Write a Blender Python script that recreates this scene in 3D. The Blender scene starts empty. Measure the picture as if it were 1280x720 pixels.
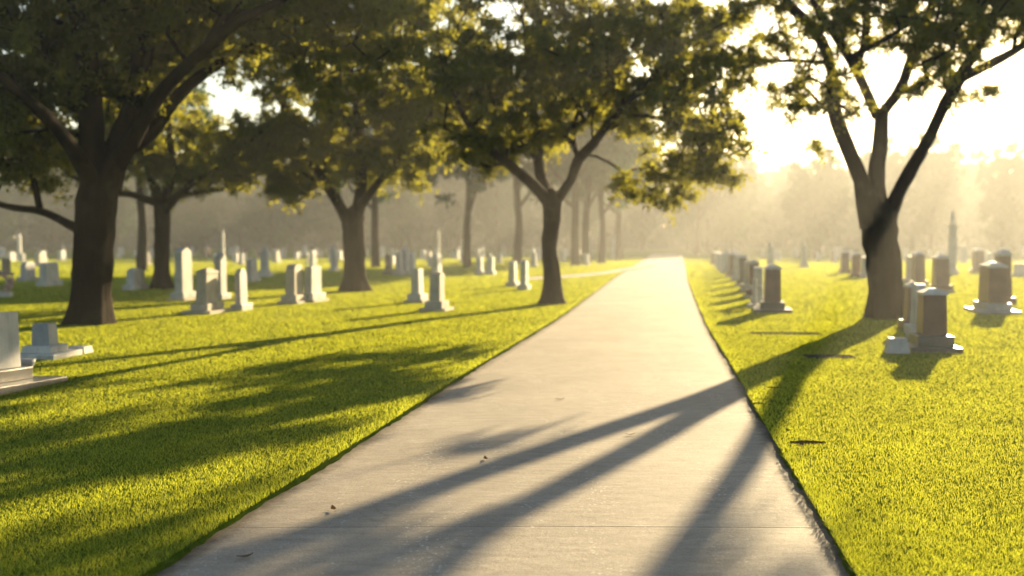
import bpy, bmesh, math, random
import numpy as np
from mathutils import Vector, Matrix
R = math.radians
sc = bpy.context.scene
col = sc.collection
rng = np.random.default_rng(11)
random.seed(5)

# ------------------------------------------------------------------ camera
CAM_H = 1.70
F = 1300.0                      # focal length in pixels of a 1280 wide frame
PITCH = math.atan(60 / F)
LZ = 0.05                       # lawn height above the path
cam_d = bpy.data.cameras.new('camera')
cam = bpy.data.objects.new('camera', cam_d); col.objects.link(cam)
cam_d.sensor_width = 36; cam_d.lens = F / 1280 * 36
cam.location = (0, 0, CAM_H); cam.rotation_euler = (math.pi / 2 - PITCH, 0, 0)
cam_d.clip_start = 0.1; cam_d.clip_end = 3000
cam_d.dof.use_dof = True; cam_d.dof.focus_distance = 7.2; cam_d.dof.aperture_fstop = 1.15
sc.camera = cam

def ray(px, py):
    x = (px - 640) / F; y = -(py - 360) / F
    cp, sp = math.cos(PITCH), math.sin(PITCH)
    return Vector((x, cp + y * sp, -sp + y * cp))
def at(px, py, z=LZ):
    d = ray(px, py); t = (z - CAM_H) / d.z
    return Vector((d.x * t, d.y * t, z))
def at_depth(px, py, D):
    d = ray(px, py); t = D / d.y
    return Vector((d.x * t, D, CAM_H + d.z * t))

# ------------------------------------------------------------------ helpers
def tag(o, label=None, cat=None, group=None, kind=None):
    if label: o['label'] = label
    if cat: o['category'] = cat
    if group: o['group'] = group
    if kind: o['kind'] = kind
    return o
def empty(name, loc, rz=0):
    o = bpy.data.objects.new(name, None); col.objects.link(o)
    o.empty_display_size = .2
    o.location = loc; o.rotation_euler = (0, 0, rz); return o
def link_mesh(name, me, mat, parent=None):
    o = bpy.data.objects.new(name, me); col.objects.link(o)
    if mat and not me.materials: me.materials.append(mat)
    if parent: o.parent = parent
    return o
def np_mesh(name, verts, faces, smooth=False):
    """verts (n,3), faces (m,k) constant k"""
    me = bpy.data.meshes.new(name)
    verts = np.asarray(verts, np.float32); faces = np.asarray(faces, np.int32)
    m, k = faces.shape
    me.vertices.add(len(verts)); me.vertices.foreach_set('co', verts.ravel())
    me.loops.add(m * k); me.loops.foreach_set('vertex_index', faces.ravel())
    me.polygons.add(m); me.polygons.foreach_set('loop_start', np.arange(0, m * k, k, dtype=np.int32))
    me.polygons.foreach_set('use_smooth', np.full(m, smooth))
    me.update(calc_edges=True); me.validate()
    return me
def bm_mesh(name, bm, smooth=False):
    bmesh.ops.recalc_face_normals(bm, faces=bm.faces[:])
    me = bpy.data.meshes.new(name); bm.to_mesh(me); bm.free()
    if smooth:
        me.polygons.foreach_set('use_smooth', [True] * len(me.polygons))
    return me

# ------------------------------------------------------------------ materials
def new_mat(name):
    m = bpy.data.materials.new(name); m.use_nodes = True
    nt = m.node_tree; nt.nodes.clear()
    out = nt.nodes.new('ShaderNodeOutputMaterial')
    return m, nt, out
def N(nt, t, **kw):
    n = nt.nodes.new(t)
    for k, v in kw.items():
        if k in n.inputs: n.inputs[k].default_value = v
        else: setattr(n, k, v)
    return n
def noise(nt, scale, detail=4, rough=.55, coord='Object', vec=None, stretch=None):
    if vec is None:
        tc = nt.nodes.new('ShaderNodeTexCoord'); vec = tc.outputs[coord]
    if stretch:
        mp = nt.nodes.new('ShaderNodeMapping'); mp.inputs['Scale'].default_value = stretch
        nt.links.new(vec, mp.inputs['Vector']); vec = mp.outputs[0]
    n = nt.nodes.new('ShaderNodeTexNoise')
    n.inputs['Scale'].default_value = scale; n.inputs['Detail'].default_value = detail; n.inputs['Roughness'].default_value = rough
    nt.links.new(vec, n.inputs['Vector']); return n
def ramp(nt, fac, stops):
    r = nt.nodes.new('ShaderNodeValToRGB'); e = r.color_ramp.elements
    while len(e) < len(stops): e.new(0.5)
    for i, (p, c) in enumerate(stops):
        e[i].position = p; e[i].color = (*c, 1) if len(c) == 3 else c
    nt.links.new(fac, r.inputs[0]); return r
def mixc(nt, fac, a, b, mode='MIX'):
    m = nt.nodes.new('ShaderNodeMix'); m.data_type = 'RGBA'; m.blend_type = mode
    for s, v in ((m.inputs[0], fac), (m.inputs[6], a), (m.inputs[7], b)):
        if hasattr(v, 'links'): nt.links.new(v, s)
        else: s.default_value = v if isinstance(v, (int, float)) else (*v, 1)
    return m.outputs[2]
def bump(nt, h, strength, dist=.02, normal=None):
    b = nt.nodes.new('ShaderNodeBump'); b.inputs['Strength'].default_value = strength; b.inputs['Distance'].default_value = dist
    nt.links.new(h, b.inputs['Height'])
    if normal: nt.links.new(normal, b.inputs['Normal'])
    return b.outputs[0]

def leaf_mat(name, dark, light, trans, tfac=.5, gloss=.06, rnd=.45):
    m, nt, out = new_mat(name)
    geo = nt.nodes.new('ShaderNodeNewGeometry')
    n1 = noise(nt, .9, 3); n2 = noise(nt, 9, 2)
    add = N(nt, 'ShaderNodeMath', operation='MULTIPLY_ADD'); nt.links.new(geo.outputs['Random Per Island'], add.inputs[0]); add.inputs[1].default_value = rnd
    nt.links.new(n1.outputs[0], add.inputs[2])
    r = ramp(nt, add.outputs[0], [(.35, dark), (.95, light)])
    d = N(nt, 'ShaderNodeBsdfDiffuse'); nt.links.new(r.outputs[0], d.inputs['Color'])
    rt = ramp(nt, add.outputs[0], [(.35, tuple(c * .7 for c in trans)), (.95, trans)])
    t = N(nt, 'ShaderNodeBsdfTranslucent'); nt.links.new(rt.outputs[0], t.inputs['Color'])
    mx = N(nt, 'ShaderNodeMixShader'); mx.inputs[0].default_value = tfac
    nt.links.new(d.outputs[0], mx.inputs[1]); nt.links.new(t.outputs[0], mx.inputs[2])
    g = N(nt, 'ShaderNodeBsdfGlossy', Roughness=.4); g.inputs['Color'].default_value = (1, 1, 1, 1)
    mg = N(nt, 'ShaderNodeMixShader'); mg.inputs[0].default_value = gloss
    nt.links.new(mx.outputs[0], mg.inputs[1]); nt.links.new(g.outputs[0], mg.inputs[2])
    nt.links.new(mg.outputs[0], out.inputs[0]); return m

M = {}
M['leaf'] = leaf_mat('oak_leaf', (.010, .022, .006), (.030, .050, .012), (.44, .43, .05), .46, .015)
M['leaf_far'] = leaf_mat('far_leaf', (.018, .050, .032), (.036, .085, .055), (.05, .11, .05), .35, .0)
M['blade'] = leaf_mat('grass_blade', (.010, .12, .006), (.035, .17, .012), (.60, .64, .040), .64, .02, .28)

def bark_mat():
    m, nt, out = new_mat('oak_bark')
    n = noise(nt, 7, 8, .65, stretch=(1, 1, .18)); v = N(nt, 'ShaderNodeTexVoronoi', feature='DISTANCE_TO_EDGE')
    tc = N(nt, 'ShaderNodeTexCoord'); mp = N(nt, 'ShaderNodeMapping'); mp.inputs['Scale'].default_value = (14, 14, 3.2)
    nt.links.new(tc.outputs['Object'], mp.inputs[0]); nt.links.new(mp.outputs[0], v.inputs['Vector'])
    r = ramp(nt, n.outputs[0], [(.3, (.008, .005, .0035)), (.7, (.026, .017, .011))])
    lich = noise(nt, 2.2, 5)
    rl = ramp(nt, lich.outputs[0], [(.55, (0, 0, 0)), (.7, (1, 1, 1))])
    c = mixc(nt, rl.outputs[0], r.outputs[0], (.034, .027, .018))
    p = N(nt, 'ShaderNodeBsdfPrincipled', Roughness=.95); p.inputs['Specular IOR Level'].default_value = .12; nt.links.new(c, p.inputs['Base Color'])
    b1 = bump(nt, n.outputs[0], .7, .05)
    nt.links.new(bump(nt, v.outputs['Distance'], .5, .03, b1), p.inputs['Normal'])
    nt.links.new(p.outputs[0], out.inputs[0]); return m
M['bark'] = bark_mat()

def lawn_mat():
    m, nt, out = new_mat('turf')
    n1 = noise(nt, .35, 5); n2 = noise(nt, 4, 5); n3 = noise(nt, 90, 3, .7, stretch=(1, 1, 1))
    r = ramp(nt, n2.outputs[0], [(.3, (.075, .13, .012)), (.55, (.11, .17, .014)), (.75, (.15, .19, .020))])
    r2 = ramp(nt, n1.outputs[0], [(.35, (.08, .15, .012)), (.65, (.14, .18, .02))])
    c = mixc(nt, .5, r.outputs[0], r2.outputs[0])
    r3 = ramp(nt, n3.outputs[0], [(.3, (.7, .7, .7)), (.7, (1.2, 1.2, 1.2))])
    c = mixc(nt, 1.0, c, r3.outputs[0], 'MULTIPLY')
    d = N(nt, 'ShaderNodeBsdfDiffuse', Roughness=1.0); nt.links.new(c, d.inputs[0])
    nn = bump(nt, n3.outputs[0], 1.0, .05)
    nn = bump(nt, n2.outputs[0], .35, .10, nn)
    nt.links.new(nn, d.inputs['Normal'])
    nt.links.new(d.outputs[0], out.inputs[0]); return m
M['lawn'] = lawn_mat()

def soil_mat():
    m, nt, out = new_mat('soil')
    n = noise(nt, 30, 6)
    r = ramp(nt, n.outputs[0], [(.3, (.008, .006, .004)), (.7, (.028, .020, .012))])  # soil tone deepened so the path-edge sheets read as turf shadow
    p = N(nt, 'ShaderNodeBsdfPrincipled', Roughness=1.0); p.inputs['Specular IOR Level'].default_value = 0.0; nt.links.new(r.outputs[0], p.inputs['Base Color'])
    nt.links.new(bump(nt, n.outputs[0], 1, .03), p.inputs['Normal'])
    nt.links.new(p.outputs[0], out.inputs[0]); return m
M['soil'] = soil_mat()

def path_mat():
    m, nt, out = new_mat('concrete')
    n1 = noise(nt, .7, 5, .6); n2 = noise(nt, 6, 6, .65, stretch=(.7, 2.2, 1)); n3 = noise(nt, 110, 3, .8); n4 = noise(nt, 30, 4, .7)
    c = ramp(nt, n1.outputs[0], [(.3, (.265, .232, .190)), (.7, (.365, .320, .262))]).outputs[0]
    c2 = ramp(nt, n2.outputs[0], [(.3, (.78, .77, .76)), (.7, (1.1, 1.1, 1.1))]).outputs[0]
    c = mixc(nt, 1.0, c, c2, 'MULTIPLY')
    c3 = ramp(nt, n3.outputs[0], [(.33, (.62, .60, .58)), (.5, (1, 1, 1)), (.68, (1.22, 1.2, 1.18))]).outputs[0]
    c = mixc(nt, 1.0, c, c3, 'MULTIPLY')
    # scuffed pale flecks in two worn lanes
    v = N(nt, 'ShaderNodeTexVoronoi', Scale=34.0); tc = N(nt, 'ShaderNodeTexCoord'); nt.links.new(tc.outputs['Object'], v.inputs['Vector'])
    rv = ramp(nt, v.outputs['Distance'], [(.24, (1, 1, 1)), (.36, (0, 0, 0))])
    lane = noise(nt, 1.0, 3, .6, stretch=(2.6, .45, 1)); rl = ramp(nt, lane.outputs[0], [(.48, (0, 0, 0)), (.62, (.9, .9, .9))])
    mm = mixc(nt, 1.0, rv.outputs[0], rl.outputs[0], 'MULTIPLY')
    brk = ramp(nt, n4.outputs[0], [(.48, (0, 0, 0)), (.6, (1, 1, 1))]); mm = mixc(nt, 1.0, mm, brk.outputs[0], 'MULTIPLY')
    c = mixc(nt, mm, c, (.66, .63, .58))
    # dark stains
    st = noise(nt, 2.4, 6, .7); rs = ramp(nt, st.outputs[0], [(.60, (0, 0, 0)), (.72, (.35, .35, .35))])
    c = mixc(nt, rs.outputs[0], c, (.15, .135, .12))
    # soil and clippings trodden along both edges
    at_ = N(nt, 'ShaderNodeAttribute', attribute_name='across'); en = noise(nt, 9, 6, .75)
    ea = N(nt, 'ShaderNodeMath', operation='MULTIPLY_ADD'); nt.links.new(en.outputs[0], ea.inputs[0]); ea.inputs[1].default_value = .16; nt.links.new(at_.outputs['Fac'], ea.inputs[2])
    re_ = ramp(nt, ea.outputs[0], [(.985, (0, 0, 0)), (1.0, (.85, .85, .85))]); re_.color_ramp.elements[0].position = .93
    sc2 = N(nt, 'ShaderNodeMath', operation='MULTIPLY'); sc2.inputs[1].default_value = .93; nt.links.new(ea.outputs[0], sc2.inputs[0]); nt.links.new(sc2.outputs[0], re_.inputs[0])
    c = mixc(nt, re_.outputs[0], c, (.06, .045, .03))
    # hairline cracks
    vc = N(nt, 'ShaderNodeTexVoronoi', feature='DISTANCE_TO_EDGE', Scale=.55)
    wn = noise(nt, 3, 5); vadd = N(nt, 'ShaderNodeVectorMath', operation='MULTIPLY_ADD'); vadd.inputs[1].default_value = (.35, .35, .35)
    nt.links.new(wn.outputs['Color'], vadd.inputs[0]); nt.links.new(tc.outputs['Object'], vadd.inputs[2]); nt.links.new(vadd.outputs[0], vc.inputs['Vector'])
    rc = ramp(nt, vc.outputs['Distance'], [(.0015, (.30, .30, .30)), (.004, (0, 0, 0))])
    c = mixc(nt, rc.outputs[0], c, (.10, .09, .08))
    p = N(nt, 'ShaderNodeBsdfPrincipled', Roughness=.8); p.inputs['Specular IOR Level'].default_value = .22
    nt.links.new(c, p.inputs['Base Color'])
    nn = bump(nt, n3.outputs[0], .35, .004); nn = bump(nt, n4.outputs[0], .45, .006, nn); nn = bump(nt, n2.outputs[0], .22, .02, nn)
    nt.links.new(nn, p.inputs['Normal'])
    nt.links.new(p.outputs[0], out.inputs[0]); return m
M['path'] = path_mat()

def stone_mat(name, a, b, rough=.6, sc_=8, speck=.3):
    m, nt, out = new_mat(name)
    n = noise(nt, sc_ * .4, 6); n2 = noise(nt, sc_ * 18, 3, .7); st = noise(nt, 2.5, 5, .6, stretch=(3, 3, .7))
    c = ramp(nt, n.outputs[0], [(.3, a), (.7, b)]).outputs[0]
    s = ramp(nt, n2.outputs[0], [(.35, (1 - speck,) * 3), (.65, (1 + speck * .6,) * 3)]).outputs[0]
    c = mixc(nt, 1.0, c, s, 'MULTIPLY')
    rs = ramp(nt, st.outputs[0], [(.52, (0, 0, 0)), (.75, (.55, .55, .55))])
    c = mixc(nt, rs.outputs[0], c, tuple(x * .45 for x in a))
    p = N(nt, 'ShaderNodeBsdfPrincipled', Roughness=rough); nt.links.new(c, p.inputs['Base Color'])
    nt.links.new(bump(nt, n2.outputs[0], .25, .006), p.inputs['Normal'])
    nt.links.new(p.outputs[0], out.inputs[0]); return m
M['white'] = stone_mat('white_marble', (.36, .35, .33), (.58, .56, .52), .6, 6, .15)
M['grey'] = stone_mat('grey_granite', (.26, .26, .27), (.40, .40, .40), .5, 8, .3)
M['dark'] = stone_mat('dark_granite', (.07, .065, .065), (.13, .12, .12), .35, 8, .4)
M['brown'] = stone_mat('brown_granite', (.10, .048, .038), (.18, .09, .07), .38, 8, .35)
M['buff'] = stone_mat('buff_sandstone', (.36, .31, .25), (.50, .44, .36), .75, 7, .2)
M['worn'] = stone_mat('worn_marker_stone', (.05, .045, .035), (.10, .09, .07), 1.0, 8, .4); M['worn'].node_tree.nodes['Principled BSDF'].inputs['Specular IOR Level'].default_value = 0.0
M['flower'] = stone_mat('wreath_flowers', (.45, .25, .22), (.65, .5, .45), .9, 30, .5)
M['dry_leaf'] = leaf_mat('dry_leaf', (.06, .035, .015), (.12, .07, .03), (.15, .08, .02), .3, .03)

# ------------------------------------------------------------------ path and lawns (ground coordinates)
Lpx = [(192,720),(280,660),(360,612),(450,557),(555,487),(600,459),(640,435),(699,399),(735,372),(771,345),(802,326),(812,319)]
Rpx = [(1065,717),(1020,640),(980,575),(948,520),(920,467),(890,420),(880,399),(872,380),(861,353),(857,330),(853,319)]
def curve_tab(pts):
    g = [at(x, y, 0.0) for x, y in pts]
    ys = np.array([p.y for p in g]); xs = np.array([p.x for p in g]); return ys, xs
LY, LX = curve_tab(Lpx); RY, RX = curve_tab(Rpx)
def extrap(ys, xs, y):
    y = np.asarray(y, float)
    v = np.interp(y, ys, xs)
    s0 = (xs[2] - xs[0]) / (ys[2] - ys[0]); v = np.where(y < ys[0], xs[0] + (y - ys[0]) * s0, v)
    s1 = .165; v = np.where(y > ys[-1], xs[-1] + (y - ys[-1]) * s1, v); return v
def smooth_edge(ys, xs, y):
    w = np.array([-1, -.5, 0, .5, 1]); y = np.asarray(y, float)
    return sum(extrap(ys, xs, y + k * (.6 + np.abs(y) * .06)) for k in w) / 5
def edgeL(y): return smooth_edge(LY, LX, y)
def edgeR(y): return smooth_edge(RY, RX, y)
RAGY = np.arange(-10, 40, .07); RAG = np.random.default_rng(3).normal(0, .55, (2, len(RAGY)))
def wob(y, s): return (.006 * np.sin(y * 7.1 + s) + .005 * np.sin(y * 17.3 + 2 * s) + .012 * np.sin(y * 2.3 + s * 3) + .011 * np.interp(y, RAGY, RAG[int(s) % 2]))

GE = 600.0
def sheet(name, x0, x1, y0, y1, z, mat, kind='structure'):
    me = np_mesh(name, [(x0, y0, z), (x1, y0, z), (x1, y1, z), (x0, y1, z)], [(0, 1, 2, 3)])
    o = link_mesh(name, me, mat); o['kind'] = kind; return o
sheet('ground', -GE, GE, -GE, GE, -.06, M['soil'])
END = 128.0
yy = np.concatenate([[-GE, -60, -30, -15], np.arange(-8, 3, .3), np.arange(3, 20, .05), np.arange(20, 30, .15), np.arange(30, END, 1.0), [END]])
def lawn(name, side):
    ex = (edgeL if side < 0 else edgeR)(yy) + wob(yy, 1.0 if side < 0 else 4.0) * (np.abs(yy) < 40)
    offs = [0, .06, .2, .6, 2, 6, 15, 40, 110, 300]
    rows = len(yy); V = []; Fc = []
    for i, y in enumerate(yy):
        V.append((ex[i] + side * -.01, y, -.05)); V.append((ex[i], y, LZ - .02))
        for o in offs[1:]:
            zz = LZ if o > .06 else LZ - .004
            V.append((ex[i] + side * o, y, zz))
        V.append((side * GE, y, LZ))
    k = len(offs) + 2
    for i in range(rows - 1):
        for j in range(k - 1):
            a = i * k + j; q = (a, a + 1, a + k + 1, a + k)
            Fc.append(q if side > 0 else q[::-1])
    me = np_mesh(name, V, Fc)
    o = link_mesh(name, me, M['lawn']); o['kind'] = 'structure'
lawn('lawn', -1); lawn('lawn', 1)
sheet('far_lawn', -GE, GE, END + .001, GE, LZ, M['lawn'])
# path: slabs with real joints
joints = [6.07 + 8.4 * k for k in range(-3, 14)]
def path_slab():
    V = []; Fc = []
    cuts = [-30.0] + joints + [END]
    for a, b in zip(cuts[:-1], cuts[1:]):
        ys = np.concatenate([[a + .0035], np.arange(a + .3, b - .2, .4), [b - .0035]])
        l = edgeL(ys) - .08; r = edgeR(ys) + .08; s = len(V)
        for y, xl, xr in zip(ys, l, r):
            V += [(xl + (xr - xl) * f, y, .012 * (1 - (2 * f - 1) ** 2)) for f in (0, .12, .5, .88, 1)]
        n = len(ys)
        for i in range(n - 1):
            for j in range(4):
                q = s + i * 5 + j; Fc.append((q, q + 1, q + 6, q + 5))
        # joint walls
        for i, flip in ((0, 1), (n - 1, 0)):
            b0 = len(V); base = s + i * 5
            for j in range(5): V.append((V[base + j][0], V[base + j][1], -.03))
            for j in range(4):
                q = (base + j, base + j + 1, b0 + j + 1, b0 + j); Fc.append(q if not flip else q[::-1])
    me = np_mesh('path', V, Fc)
    at_ = me.attributes.new('across', 'FLOAT', 'POINT'); VV = np.array(V); cl = edgeL(VV[:, 1]); cr = edgeR(VV[:, 1])
    at_.data.foreach_set('value', np.abs((VV[:, 0] - (cl + cr) / 2) / ((cr - cl) / 2)).astype(np.float32))
    o = link_mesh('path', me, M['path']); o['kind'] = 'structure'
path_slab()
# a second pale walk leaving the path on the left
sp = [(815,330),(790,335),(755,341),(720,344.5),(690,346.5),(650,348.5)]
V = []; Fc = []
P = [at(x, y, LZ + .006) for x, y in sp]
for i, p in enumerate(P):
    w = 1.6
    V += [(p.x, p.y - w, LZ + .006), (p.x, p.y + w, LZ + .006)]
for i in range(len(P) - 1): Fc.append((2*i, 2*i+1, 2*i+3, 2*i+2))
SIDE = [(p.x, p.y) for p in P]
tag(link_mesh('side_path', np_mesh('side_path', V, Fc), M['path']), kind='structure')

# dark sheets standing in for turf-clump shadows at the right edge of the path
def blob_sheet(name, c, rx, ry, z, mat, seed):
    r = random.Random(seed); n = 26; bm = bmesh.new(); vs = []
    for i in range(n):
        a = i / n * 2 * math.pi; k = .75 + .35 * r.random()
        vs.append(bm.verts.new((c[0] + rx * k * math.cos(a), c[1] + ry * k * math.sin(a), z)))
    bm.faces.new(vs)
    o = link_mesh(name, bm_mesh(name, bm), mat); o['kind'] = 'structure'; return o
SHADE = []
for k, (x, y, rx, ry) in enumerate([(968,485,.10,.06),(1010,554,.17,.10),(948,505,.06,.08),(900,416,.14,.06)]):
    p = at(x, y); SHADE.append((p.x, p.y, rx, ry)); blob_sheet('turf_shadow', p, rx, ry, LZ + .004, M['soil'], k)

# ------------------------------------------------------------------ grass blades (one uncountable thing)
SUN_AZ = R(26.2); SUN_EL = R(13.5)
def grass(n_tot=1500000):
    # distance falls off as 1/D so that nearer turf is finer
    D = 3.6 * np.exp(rng.random(n_tot) * math.log(95 / 3.6))
    ang = (rng.random(n_tot) * 2 - 1) * R(33)
    x = D * np.sin(ang) * 1.0; y = D * np.cos(ang)
    el = edgeL(y); er = edgeR(y)
    keep = (x < el + .015) | (x > er - .015)
    for sx, sy, rx, ry in SHADE:
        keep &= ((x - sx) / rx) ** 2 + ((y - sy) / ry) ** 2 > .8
    for a, b in zip(SIDE[:-1], SIDE[1:]):
        t = np.clip((x - a[0]) / (b[0] - a[0] + 1e-9), 0, 1); cy = a[1] + t * (b[1] - a[1])
        keep &= ~((np.minimum(a[0], b[0]) <= x) & (x <= np.maximum(a[0], b[0])) & (np.abs(y - cy) < 1.8))
    x, y, D, el, er = x[keep], y[keep], D[keep], el[keep], er[keep]
    n = len(x)
    # tufts: pull blades toward tuft centres
    edge = np.minimum(np.abs(x - el), np.abs(x - er))
    clump = (np.sin(x * 9 + 3 * np.sin(y * 2.3)) * np.sin(y * 8 + 2 * np.sin(x * 3.1)) + np.sin(x * 2.1 + 1.3) * np.sin(y * 1.7)) * .5
    h = (.018 + .013 * rng.random(n) + .004 * clump) * (1 + .5 * np.exp(-edge / .05) * rng.random(n))
    h *= np.where(rng.random(n) < .03, 1.5, 1); h *= (1 + .010 * np.maximum(D - 8, 0))
    w = (.0016 + .0008 * rng.random(n)) * (D / 5) ** .85
    w = np.clip(w, .0018, .030)
    th = rng.random(n) * 2 * math.pi
    lean = rng.normal(0, .6, (n, 2)) * h[:, None]
    side = np.stack([np.cos(th), np.sin(th)], 1) * w[:, None] * .5
    z0 = LZ - .006
    V = np.zeros((n, 5, 3), np.float32)
    V[:, 0, 0] = x - side[:, 0]; V[:, 0, 1] = y - side[:, 1]; V[:, 0, 2] = z0
    V[:, 1, 0] = x + side[:, 0]; V[:, 1, 1] = y + side[:, 1]; V[:, 1, 2] = z0
    mx = x + lean[:, 0] * .35; my = y + lean[:, 1] * .35
    V[:, 2, 0] = mx + side[:, 0] * .8; V[:, 2, 1] = my + side[:, 1] * .8; V[:, 2, 2] = z0 + h * .6
    V[:, 3, 0] = mx - side[:, 0] * .8; V[:, 3, 1] = my - side[:, 1] * .8; V[:, 3, 2] = z0 + h * .6
    V[:, 4, 0] = x + lean[:, 0]; V[:, 4, 1] = y + lean[:, 1]; V[:, 4, 2] = z0 + h
    b = np.arange(n, dtype=np.int32)[:, None] * 5
    tri = np.concatenate([b + np.array([[0, 1, 2]]), b + np.array([[0, 2, 3]]), b + np.array([[3, 2, 4]])], 1).reshape(-1, 3)
    me = np_mesh('grass', V.reshape(-1, 3), tri)
    o = link_mesh('grass', me, M['blade'])
    tag(o, 'short backlit turf grass covering the lawns on both sides of the path', 'grass', kind='stuff')
grass()

# ------------------------------------------------------------------ trees
class Tubes:
    def __init__(s): s.V = []; s.F = []; s.n = 0
    def add(s, pts, rad, k=8, seed=0, rough=.06, lobes=False):
        r = np.random.default_rng(seed)
        pts = np.asarray(pts, float); m = len(pts)
        tan = np.gradient(pts, axis=0); tan /= np.linalg.norm(tan, axis=1)[:, None] + 1e-9
        ref = np.array([0, 1, .13]); ref = ref / np.linalg.norm(ref)
        if abs(tan[0] @ ref) > .9: ref = np.array([1, 0, .1])
        u = np.cross(tan, ref); u /= np.linalg.norm(u, axis=1)[:, None] + 1e-9
        v = np.cross(tan, u)
        a = np.arange(k) / k * 2 * math.pi
        jit = 1 + r.normal(0, rough, (m, k)); ridg = 1 + r.normal(0, rough * .8, (1, k))
        if lobes:
            hgt = np.maximum(pts[:, 2:3], 0); ph = r.random() * 6
            jit = jit * (1 + (.07 + .18 * np.exp(-hgt / .2)) * (np.sin(a * 5 + ph) * .6 + np.sin(a * 3 + ph * 2) * .4)[None, :]) * (1 + .12 * np.exp(-hgt / .15))
        ring = pts[:, None, :] + (u[:, None, :] * np.cos(a)[None, :, None] + v[:, None, :] * np.sin(a)[None, :, None]) * (np.asarray(rad)[:, None] * jit * ridg)[:, :, None]
        s.V.append(ring.reshape(-1, 3))
        i = np.arange(m - 1)[:, None] * k; j = np.arange(k)[None, :]; j2 = (j + 1) % k
        q = np.stack([i + j, i + j2, i + k + j2, i + k + j], -1).reshape(-1, 4) + s.n
        s.F.append(q); s.n += m * k
    def mesh(s, name): return np_mesh(name, np.concatenate(s.V), np.concatenate(s.F), True)

def resample(pts, rad, step):
    """Catmull-Rom through the traced joints"""
    P_ = [np.array(p, float) for p in pts]; P_ = [2 * P_[0] - P_[1]] + P_ + [2 * P_[-1] - P_[-2]]
    Rr = [rad[0]] + list(rad) + [rad[-1]]; O = []; RR = []
    for i in range(1, len(P_) - 2):
        n = max(2, int(np.linalg.norm(P_[i + 1] - P_[i]) / step))
        for t in np.arange(n) / n:
            a, b, c, d = P_[i - 1:i + 3]
            O.append(.5 * (2 * b + (c - a) * t + (2 * a - 5 * b + 4 * c - d) * t * t + (3 * b - a - 3 * c + d) * t ** 3))
            RR.append(Rr[i] + (Rr[i + 1] - Rr[i]) * t)
    O.append(P_[-2]); RR.append(rad[-1]); return np.array(O), np.array(RR)

def leaves_mesh(name, centres, sizes, per, lsize, rg, droop=.25, twig=(.25, .75)):
    nT = 9; nc = len(centres)
    # twigs radiate from the cluster centre, leaves strung along them
    dirs = rg.normal(size=(nc, nT, 3)); dirs[..., 2] *= .65; dirs /= np.linalg.norm(dirs, axis=-1, keepdims=True)
    ln = (twig[0] + (twig[1] - twig[0]) * rg.random((nc, nT))) * sizes[:, None]
    m = per // nT
    t = rg.random((nc, nT, m)) ** .7
    pos = centres[:, None, None, :] + dirs[:, :, None, :] * (ln[:, :, None] * t)[..., None]
    pos[..., 2] -= droop * (t ** 2) * ln[:, :, None]
    pos = pos + rg.normal(0, .045, pos.shape) * (sizes[:, None, None, None] + .3)
    pos = pos.reshape(-1, 3); n = len(pos)
    a = rg.normal(size=(n, 3)); a[:, 2] -= .35; a /= np.linalg.norm(a, axis=1)[:, None]
    b = rg.normal(size=(n, 3)); b -= a * np.sum(a * b, 1)[:, None]; b /= np.linalg.norm(b, axis=1)[:, None]
    L = (lsize * (.65 + .7 * rg.random(n)))[:, None]; W = L * .27
    c = np.cross(a, b)
    V = np.stack([pos, pos + a * L * .45 + b * W + c * L * .06, pos + a * L, pos + a * L * .45 - b * W + c * L * .06], 1).reshape(-1, 3)
    F_ = np.arange(n * 4).reshape(-1, 4)
    return np_mesh(name, V, F_)

def grow(nodes, nrad, centres, rg, root):
    """connect every leaf cluster to the nearest limb with curved branches; radii by pipe model"""
    pos = [np.array(p) for p in nodes]; par = [-1] * len(pos); fixed = len(pos)
    A = np.array(pos); cost = np.linalg.norm(A - root, axis=1) * .25
    order = np.argsort([np.min(np.linalg.norm(A - c, axis=1)) for c in centres])
    tips = []
    for ci in order:
        c = centres[ci]; A = np.array(pos)
        d = np.linalg.norm(A - c, axis=1) + cost + np.where(A[:, 2] > c[2] + .6, .8, 0)
        j = int(np.argmin(d)); p0 = pos[j]; L = np.linalg.norm(c - p0); n = max(1, int(L / .38))
        sag = rg.normal(0, .10, 3) * L; sag[2] += .12 * L; prev = j
        for t in np.arange(1, n + 1) / n:
            q = p0 + (c - p0) * t + sag * math.sin(math.pi * t) + rg.normal(0, .03, 3)
            pos.append(q); par.append(prev); cost = np.append(cost, cost[prev] + .04); prev = len(pos) - 1
        tips.append(prev)
    r2 = np.zeros(len(pos))
    for i in tips: r2[i] += .010 ** 2
    for i in range(len(pos) - 1, fixed - 1, -1):
        r2[i] = max(r2[i], .008 ** 2)
        if par[i] >= fixed: r2[par[i]] += r2[i] * .9
    return pos, par, np.sqrt(r2), fixed

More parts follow.
